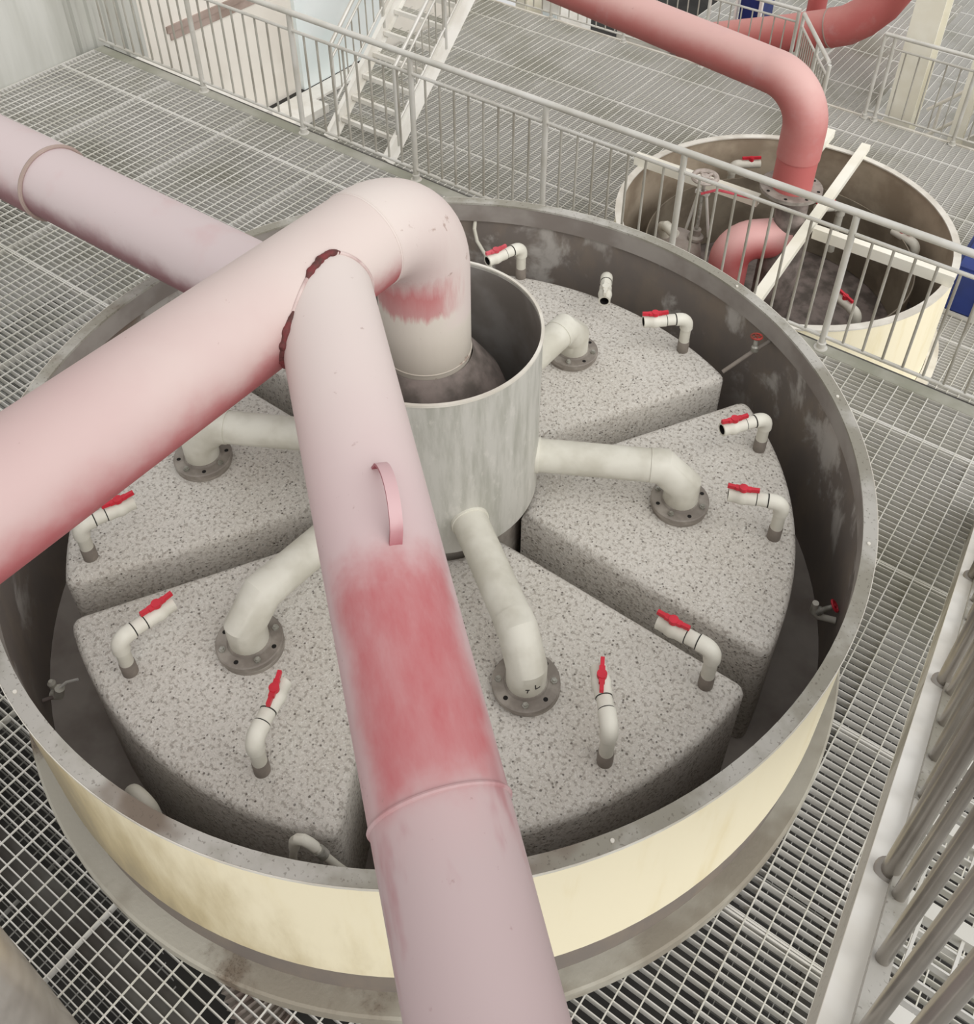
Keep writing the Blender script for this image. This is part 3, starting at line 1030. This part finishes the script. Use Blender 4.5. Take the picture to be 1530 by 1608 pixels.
# ------------------------------------------------------------------ stairs
def stair(label, org, run, rise, width, n, dirv, tread_d, group=None, rail_h=None):
    """org = foot at the left stringer, dirv = uphill direction"""
    dv = Vector((dirv[0], dirv[1], 0)).normalized()
    sv = Vector((dv.y, -dv.x, 0))
    org = Vector(org)
    t = thing('steel_stair', label, 'stair', org)
    Z = Vector((0, 0, 1))
    end = org+dv*(run*n)+Z*(rise*n)
    for k in (0, 1):
        s = sv*(width*k)
        b = B()
        sl = (end-org).normalized()
        nrm = sl.cross(sv).normalized()
        if nrm.z < 0: nrm = -nrm
        obox(b, org+s+nrm*0.05, end+s+nrm*0.05, 0.008, 0.19, nrm)
        off = sv*(0.02 if k == 0 else -0.02)
        obox(b, org+s+off+nrm*0.142, end+s+off+nrm*0.142, 0.05, 0.008, nrm)
        obox(b, org+s+off-nrm*0.042, end+s+off-nrm*0.042, 0.05, 0.008, nrm)
        obj('stringer', b, M['white'], t)
    for i in range(1, n+1):
        p = org+dv*(run*i)+Z*(rise*i)
        b = B()
        for q in range(1, int(tread_d/0.035)):
            obox(b, p+dv*(0.035*q)+sv*0.01, p+dv*(0.035*q)+sv*(width-0.01), 0.005, 0.03)
        for q in range(1, int(width/0.1)+1):
            obox(b, p+sv*(0.1*q)+Z*0.012, p+sv*(0.1*q)+Z*0.012+dv*tread_d, 0.006, 0.008)
        tr = obj('tread', b, M['rod'], t)
        b = B()
        obox(b, p+sv*0.01, p+sv*(width-0.01), 0.035, 0.05)
        obj('nosing', b, M['white'], tr)
    return t, org, end, sv
st, o_, e_, sv = stair('background steel stair with grating treads rising beside the pale wall', (-5.45, 4.84, DECK2), 0.2, 0.182, 0.88, 14, (0.0, 1), 0.2)
Z = Vector((0, 0, 1))
for k in (0, 1):
    s = sv*(0.88*k)
    L = e_-o_
    for q in (0.05, 0.36, 0.68, 0.98):
        b = B(); tube(b, [o_+s+L*q+Z*0.05, o_+s+L*q+Z*0.95], 0.02, 12)
        obj('post', b, M['rail'], st)
    for h in (0.95, 0.80, 0.30):
        b = B(); tube(b, [o_+s+L*0.05+Z*h, o_+s+L*0.98+Z*h], 0.022 if h > 0.9 else 0.014, 12)
        obj('hand_rail' if h > 0.9 else 'mid_rail', b, M['rail'], st)
    for q in range(1, 22):
        f_ = 0.05+0.93*q/22
        b = B(); tube(b, [o_+s+L*f_+Z*0.30, o_+s+L*f_+Z*0.80], 0.008, 8)
        obj('bar', b, M['bar'], st)

# stair at the right, nearest the viewer: stringer, posts and bars
st = thing('near_stair', 'steel stair close at the right edge with white stringer, treads and thick round bars', 'stair', (2.13, 2.0, 0.0))
foot = Vector((2.118, 2.05, 0.03)); topv = Vector((2.262, -2.75, 2.70))
dv = (topv-foot); 
sl = dv.normalized(); nrm = Vector((1, 0, 0)).cross(sl).normalized()
if nrm.z < 0: nrm = -nrm
for k in (0, 1):
    s = Vector((0.86*k, 0, 0))
    b = B()
    obox(b, foot+s-nrm*0.06, topv+s-nrm*0.06, 0.012, 0.17, nrm)
    obj('stringer_web', b, M['rim'], st)
    b = B()
    sg = 0.036 if k == 0 else -0.036
    obox(b, foot+s+Vector((sg, 0, 0))+nrm*0.03, topv+s+Vector((sg, 0, 0))+nrm*0.03, 0.085, 0.012, nrm)
    obox(b, foot+s+Vector((sg, 0, 0))-nrm*0.14, topv+s+Vector((sg, 0, 0))-nrm*0.14, 0.085, 0.010, nrm)
    obj('stringer_flange', b, M['white'], st)
n_t = 14
for i in range(1, n_t):
    q = i/n_t
    p = foot+dv*q+Vector((0.05, 0, -0.02))
    b = B()
    obox(b, p, p+Vector((0.78, 0, 0)), 0.04, 0.045)
    for k in range(1, 5):
        obox(b, p+Vector((0, -0.055*k, 0)), p+Vector((0.78, -0.055*k, 0)), 0.005, 0.03)
    for k in range(1, 8):
        obox(b, p+Vector((0.1*k, 0, 0.01)), p+Vector((0.1*k, -0.26, 0.01)), 0.008, 0.012)
    obj('tread', b, M['grate'], st)
HR = 1.3
base = lambda y: foot+dv*((y-foot.y)/dv.y)+Vector((0.045, 0, 0))+nrm*0.036
for y in (1.93, 0.99, -0.03, -1.05):
    o = base(y)
    b = B(); tube(b, [o, o+Z*HR], 0.023, 18)
    lathe(b, [(0, -0.01), (0.038, -0.01), (0.038, 0.012), (0.03, 0.02), (0.023, 0.022)], o, seg=20)
    obj('post', b, M['nearbar'], st)
yy = -1.05-0.146
ys = []
y = 1.93-0.2
while y > -1.95:
    if min(abs(y-v) for v in (1.93, 0.99, -0.03, -1.05)) > 0.06:
        ys.append(y)
    y -= 0.204
for y in ys:
    o = base(y)
    b = B(); tube(b, [o+Vector((0.03, 0, 0.025)), o+Vector((0.03, 0, HR))], 0.0165, 16)
    obj('bar', b, M['nearbar'], st)
b = B(); obox(b, base(1.93)+Vector((0.03, 0, 0.016)), base(-1.95)+Vector((0.03, 0, 0.016)), 0.045, 0.03, nrm)
obj('bottom_rail', b, M['rim'], st)
b = B(); tube(b, [base(1.93)+Z*HR, base(-1.80)+Z*HR], 0.025, 14)
obj('hand_rail', b, M['rail'], st)

# polished steel riser at the bottom left, close to the viewer
q = Vector((0.20, -2.475, 0))
t = thing('steel_riser', 'polished vertical steel pipe at the bottom left corner', 'pipe', (q.x, q.y, 0))
b = B(); tube(b, [q, q+Z*2.0], 0.16, 40)
obj('pipe', b, M['shiny'], t)
b = B(); ring_bead(b, q+Z*1.6, (0, 0, 1), 0.16, 0.004, 40)
obj('weld_seam', b, M['bolt'], t)

# ------------------------------------------------------------------ the small tank on the lower deck
SZ = -0.55
sm = thing('small_tank', 'smaller round cream tank on the lower deck at the right, behind the railing', 'tank', (SC.x, SC.y, DECK2))
b = B(); lathe(b, [(SR-0.014, DECK2-0.3), (SR, DECK2-0.3), (SR, SZ-0.008), (SR-0.014, SZ-0.008)], SC, seg=120, close=True)
obj('outer_wall', b, M['cream'], sm)
b = B(); lathe(b, [(SR-0.028, DECK2+0.01), (SR-0.015, DECK2+0.01), (SR-0.015, SZ-0.01), (SR-0.028, SZ-0.01)], SC, seg=120, close=True)
obj('lining', b, simple('small_tank_lining', (190, 176, 156), (158, 143, 124), 0.6, 0, 2.5), sm)
b = B(); lathe(b, [(SR-0.055, SZ-0.012), (SR+0.006, SZ-0.012), (SR+0.006, SZ), (SR-0.055, SZ)], SC, seg=120, close=True)
obj('rim', b, M['rim_pale'], sm)
b = B(); lathe(b, [(0, DECK2+0.0), (SR-0.02, DECK2+0.0), (SR-0.02, DECK2+0.02), (0, DECK2+0.02)], SC, seg=80)
obj('tank_floor', b, M['bell'], sm)
b = B(); lathe(b, [(1.14, DECK2+0.03), (1.15, DECK2+0.03), (1.15, -0.85), (1.14, -0.85)], SC, seg=96, close=True)
obj('inner_ring', b, simple('inner_ring_grey', (140, 131, 115), (112, 102, 88), 0.6, 0, 3), sm)
b = B(); lathe(b, [(SR+0.005, DECK2), (SR+0.10, DECK2), (SR+0.10, DECK2+0.05), (SR+0.005, DECK2+0.05)], SC, seg=96, close=True)
struct('trim_7', b, M['rim_pale'])
# beams resting on its rim
def beam(label, p, q, w=0.075, h=0.10):
    b = B()
    obox(b, Vector(p)+Z*(h/2), Vector(q)+Z*(h/2), w, 0.008) if False else None
    p, q = Vector(p), Vector(q)
    d = (q-p).normalized(); s = d.cross(Z)
    obox(b, p+Z*(h-0.004), q+Z*(h-0.004), w, 0.008)
    obox(b, p+Z*0.004, q+Z*0.004, w, 0.008)
    obox(b, p+Z*(h/2), q+Z*(h/2), 0.01, h-0.016)
    obox(b, p+Z*(h/2)+s*(w/2-0.004), q+Z*(h/2)+s*(w/2-0.004), 0.008, h-0.016)
    o = obj('channel_beam', b, M['creamwhite'])
    return tag(o, label, 'beam', 'beams laid across the small tank')
zb = SZ+0.001
beam('white channel beam along the left of the small tank, under the grey handwheel', (-1.66, 4.92, zb), (-0.46, 4.95, zb), 0.07, 0.10)
beam('long white beam crossing the small tank from front to back, right of its red pipe', (0.12, 3.42, zb), (-0.05, 6.42, zb), 0.085, 0.06)
beam('white channel beam running right from the long beam to the small tank rim', (0.11, 4.80, zb), (1.27, 4.83, zb), 0.07, 0.10)
beam('short end of a white beam just behind the red drop pipe', (-0.36, 5.25, zb), (-0.41, 6.45, zb), 0.08, 0.08)

# red pipe of the small tank
dp = thing('drop_pipe', 'red pipe arching over the upper right into the small tank', 'pipe', (SC.x, SC.y, -0.6))
RD, ZD = 0.175, 0.66
aD = math.radians(170)
dD = Vector((math.cos(aD), math.sin(aD), 0))
cD = Vector((SC.x-0.02, SC.y+0.04, 0))
Rb = 0.36
b = B()
pts = [cD+dD*3.6+Z*3.4]+[cD+dD*(3.6-0.36+0.36*math.cos(PI/2*k/10))+Z*(ZD+0.36-0.36*math.sin(PI/2*k/10)) for k in range(11)]+[cD+dD*(Rb+0.02)+Z*ZD]
tube(b, pts, RD, 44)
obj('straight_pipe', b, M['red_far'], dp)
b = B()
pts = [cD+dD*(Rb+0.03)+Z*ZD]+[cD+dD*(Rb-Rb*math.sin(PI/2*k/16))+Z*(ZD-Rb+Rb*math.cos(PI/2*k/16)) for k in range(17)]+[cD+Z*0.05]
tube(b, pts, RD+0.001, 44)
obj('elbow', b, M['red_far'], dp)
b = B(); tube(b, [cD+Z*0.06, cD-Z*0.24], RD-0.008, 44)
obj('drop_section', b, M['red_bare'], dp)
b = B(); lathe(b, [(0, 0), (0.26, 0), (0.26, 0.03), (0.18, 0.03), (0, 0.03)], cD-Z*0.265, seg=44)
fl = obj('flange', b, M['flange'], dp)
for k in range(8):
    an = PI/4*k+0.2
    b = B(); cyl(b, cD+Vector((0.225*math.cos(an), 0.225*math.sin(an), -0.2345)), 0.014, 0.0015, seg=12)
    obj('bolt_hole', b, M['hole'], fl)
# lower red outlet bend inside the small tank
t = thing('outlet_bend', 'red pipe bend inside the small tank, below the arching drop pipe', 'pipe', (cD.x, cD.y, -0.85))
e1 = Vector((-0.72, -0.68, 0)).normalized()
b = B()
c0 = cD+Vector((0.06, -0.05, -0.70))
pts = [c0, c0+e1*0.27]+[c0+e1*0.27+e1*(0.2*math.sin(PI/2*k/8))-Z*(0.2-0.2*math.cos(PI/2*k/8)) for k in range(1, 9)]+[c0+e1*0.47-Z*0.5]
tube(b, pts, 0.17, 36)
obj('bend', b, dusty('dusty_red_bend', (192, 92, 92), (226, 176, 172), -0.3, 0.8, 0.15).m, t)
b = B(); lathe(b, [(0, 0.42), (0.13, 0.42), (0.13, 0.1), (0.19, 0.0), (0.19, -0.86), (0, -0.86)], c0, seg=32)
obj('pedestal', b, M['bell'], t)
# tall funnel beside it
t = thing('grey_hopper', 'grey steel hopper at the left inside the small tank, under the handwheel', 'hopper', (-1.0, 4.58, DECK2+0.02))
b = B(); lathe(b, [(0.0, 0.02), (0.23, 0.02), (0.23, 0.55), (0.215, 0.64), (0.17, 0.69), (0.0, 0.70)], (-1.0, 4.58, DECK2), seg=40)
obj('shell', b, simple('hopper_grey', (170, 160, 152), (140, 130, 120), 0.6, 0, 3), t)
b = B(); tube(b, [(-1.10, 4.54, -0.92), (-1.12, 4.52, -0.80), (-1.06, 4.46, -0.74), (-0.94, 4.40, -0.75)], 0.045, 14)
obj('outlet', b, M['pvc'], t)
# handwheel gate valve
hc = Vector((-0.86, 4.66, 0))
t = thing('gate_valve', 'grey handwheel gate valve standing on the left beam of the small tank', 'valve', (hc.x, hc.y, -0.8))
b = B()
ring_bead(b, hc-Z*0.27, (0, 0, 1), 0.10, 0.022, 32, 8)
for k in range(5):
    an = 2*PI*k/5
    tube(b, [hc-Z*0.27, hc+Vector((0.1*math.cos(an), 0.1*math.sin(an), -0.27))], 0.014, 8)
lathe(b, [(0, -0.03), (0.035, -0.03), (0.035, 0.02), (0, 0.02)], hc-Z*0.27, seg=16)
obj('handwheel', b, simple('wheel_grey', (196, 186, 178), (170, 158, 148), 0.6, 0, 12), t)
b = B(); tube(b, [hc-Z*0.29, hc-Z*0.8], 0.016, 12)
obj('stem', b, M['bolt'], t)
b = B()
for sx in (-1, 1):
    tube(b, [hc+Vector((0.035*sx, 0, -0.42)), hc+Vector((0.11*sx, 0.02, -0.85))], 0.014, 8)
obox(b, hc+Vector((-0.06, 0, -0.42)), hc+Vector((0.06, 0, -0.42)), 0.05, 0.03)
obj('yoke', b, M['rail'], t)
b = B(); lathe(b, [(0, -0.90), (0.07, -0.90), (0.07, -0.875), (0.04, -0.86), (0.04, -0.8), (0, -0.8)], hc, seg=24)
obj('body', b, M['flange'], t)
b = B(); tube(b, [hc+Vector((0.0, -0.03, -0.42)), hc+Vector((0.12, 0.02, -0.36)), hc+Vector((0.42, 0.08, -0.36))], 0.012, 8)
obj('lever_bar', b, M['red_dull'], t)

def tap2(x, y, z0, h, ang, label):
    t = thing('tap_valve', label, 'valve', (x, y, z0), 0, 'taps in the small tank')
    o = Vector((x, y, z0)); a = math.radians(ang); e = Vector((math.cos(a), math.sin(a), 0))
    b = B(); tube(b, [o, o+Z*(h-0.05)], 0.036, 16)
    obj('riser', b, M['pvc'], t)
    b = B(); tube(b, [o+Z*(h-0.09), o+Z*(h-0.05)]+[o+Z*(h-0.05)+e*0.05-e*(0.05*math.cos(PI/2*k/6))+Z*(0.05*math.sin(PI/2*k/6)) for k in range(1, 7)]+[o+Z*h+e*0.08], 0.044, 18)
    obj('elbow', b, M['pvc_white'], t)
    b = B(); tube(b, [o+Z*h+e*0.07, o+Z*h+e*0.15, o+Z*h+e*0.26], 0.04, 18)
    obj('valve_body', b, M['pvc_white'], t)
    c = o+Z*(h+0.045)+e*0.17
    b = B(); cyl(b, c-Z*0.012, 0.024, 0.04, seg=14); obox(b, c+Z*0.02-e*0.09, c+Z*0.02+e*0.09, 0.02, 0.025)
    obj('lever', b, M['red'], t)
tap2(0.78, 5.66, -1.3, 0.45, 158, 'white tap with red lever at the right inside the small tank, highest of its taps')
tap2(0.70, 4.50, -1.35, 0.45, 150, 'white tap bending down through the dark front of the small tank')
tap2(0.02, 5.85, -1.35, 0.5, 225, 'white tap with red lever just right of the red drop pipe')
tap2(-1.05, 5.75, -1.3, 0.55, 40, 'white tap at the back left of the small tank, behind the railing top')

# ------------------------------------------------------------------ far background
t = thing('blue_container', 'dark blue plastic container at the right edge behind the long railing', 'container', (1.5, 6.4, DECK2))
b = B()
box(b, (1.10, 5.93, DECK2+0.005), (1.85, 6.75, DECK2+0.5))
bmesh.ops.bevel(b, geom=list(b.edges), offset=0.04, segments=3, affect='EDGES')
obj('body', b, M['blue'], t)
b = B()
box(b, (1.08, 5.905, DECK2), (1.87, 5.925, DECK2+0.04))
box(b, (1.40, 5.905, DECK2+0.04), (1.44, 5.925, DECK2+0.48))
obj('frame', b, M['rail'], t)
t = thing('blue_cabinet', 'blue cabinet with white frame beyond the far railing at the top', 'cabinet', (-3.02, 10.6, -5.0))
b = B(); box(b, (-3.17, 10.52, -5.0), (-2.88, 11.0, -0.9))
obj('body', b, M['blue'], t)
b = B()
box(b, (-3.22, 10.46, -1.70), (-2.84, 10.52, -1.66)); box(b, (-2.88, 10.46, -1.70), (-2.84, 10.52, -0.9)); box(b, (-3.22, 10.46, -1.70), (-3.19, 10.52, -0.9))
obj('frame', b, M['white'], t)
b = B()
box(b, (-0.62, 9.28, -5.0), (-0.30, 9.30, 3.5)); box(b, (-0.62, 9.62, -5.0), (-0.30, 9.64, 3.5)); box(b, (-0.47, 9.30, -5.0), (-0.45, 9.62, 3.5))
struct('column', b, M['creamwhite'])
fp = thing('far_pipe', 'thick bare red pipe bending upward behind the far railing at upper right', 'pipe', (-1.7, 9.9, -1.2))
b = B()
tube(b, [(-3.6, 9.75, -1.75), (-2.2, 9.75, -1.22), (-1.62, 9.75, -0.98)], 0.235, 36)
obj('straight_pipe', b, M['red_bare'], fp)
b = B()
tube(b, [(-1.66, 9.75, -1.0), (-1.45, 9.75, -0.90), (-1.28, 9.76, -0.76), (-1.12, 9.8, -0.56), (-0.98, 9.9, -0.26), (-0.9, 10.0, 0.4)], 0.24, 36)
obj('bend', b, M['red_bare'], fp)
b = B(); ring_bead(b, (-1.64, 9.75, -0.99), (0.92, 0, 0.38), 0.238, 0.01, 36)
obj('weld_seam', b, M['brown'], fp)
t = thing('vertical_pipe', 'short upright red pipe behind the far gate corner', 'pipe', (-2.0, 10.4, -5))
b = B(); tube(b, [(-2.05, 10.3, -5), (-2.05, 10.3, 0.6)], 0.12, 24)
obj('pipe', b, M['red_bare'], t)
# second stair beyond the far railing
st2, o2, e2, sv2 = stair('white steel stair beyond the far railing at the right edge', (-0.25, 9.75, -2.6), 0.2, 0.2, 0.7, 14, (1, 0.05), 0.2)
for h in (0.55, 0.95):
    b = B(); tube(b, [o2+Z*h, e2+Z*h], 0.022, 10)
    obj('hand_rail', b, M['white'], st2)
for q in (0.05, 0.35, 0.65, 0.95):
    b = B(); tube(b, [o2+(e2-o2)*q, o2+(e2-o2)*q+Z*0.95], 0.02, 10)
    obj('post', b, M['white'], st2)
for i, (x, wd, mt) in enumerate(((0.12, 0.16, 'creamwhite'), (0.52, 0.10, 'white'), (0.85, 0.12, 'creamwhite'), (1.2, 0.2, 'creamwhite'))):
    b = B()
    box(b, (x, 9.5, -5), (x+wd, 9.52, -0.6)); box(b, (x, 9.6, -5), (x+wd, 9.62, -0.6)); box(b, (x+wd/2-0.005, 9.52, -5), (x+wd/2+0.005, 9.6, -0.6))
    struct('column.%03d' % (i+1), b, M[mt])
# equipment below the far edge at the top
t = thing('white_unit', 'white machine casing below the far railing near the top of the stair', 'machine', (-5.55, 9.9, -5))
b = B(); box(b, (-5.75, 9.5, -5), (-5.42, 10.4, -1.55)); bmesh.ops.bevel(b, geom=list(b.edges), offset=0.02, segments=2, affect='EDGES')
obj('casing', b, M['white'], t)
b = B(); box(b, (-5.70, 9.485, -2.3), (-5.47, 9.5, -1.75))
obj('door', b, M['panel_blue'], t)
t = thing('cream_unit', 'small cream casing left of the white machine beyond the far railing', 'machine', (-6.1, 9.9, -5))
b = B(); box(b, (-6.2, 9.5, -5), (-6.0, 10.2, -1.6)); bmesh.ops.bevel(b, geom=list(b.edges), offset=0.02, segments=2, affect='EDGES')
obj('casing', b, M['creamwhite'], t)
t = thing('grey_unit', 'pale grey casing behind the far railing, partly hidden by the arching red pipe', 'machine', (-4.0, 9.9, -5))
b = B(); box(b, (-4.55, 9.6, -5), (-3.7, 10.4, -1.75)); bmesh.ops.bevel(b, geom=list(b.edges), offset=0.02, segments=2, affect='EDGES')
obj('casing', b, M['rim_pale'], t)
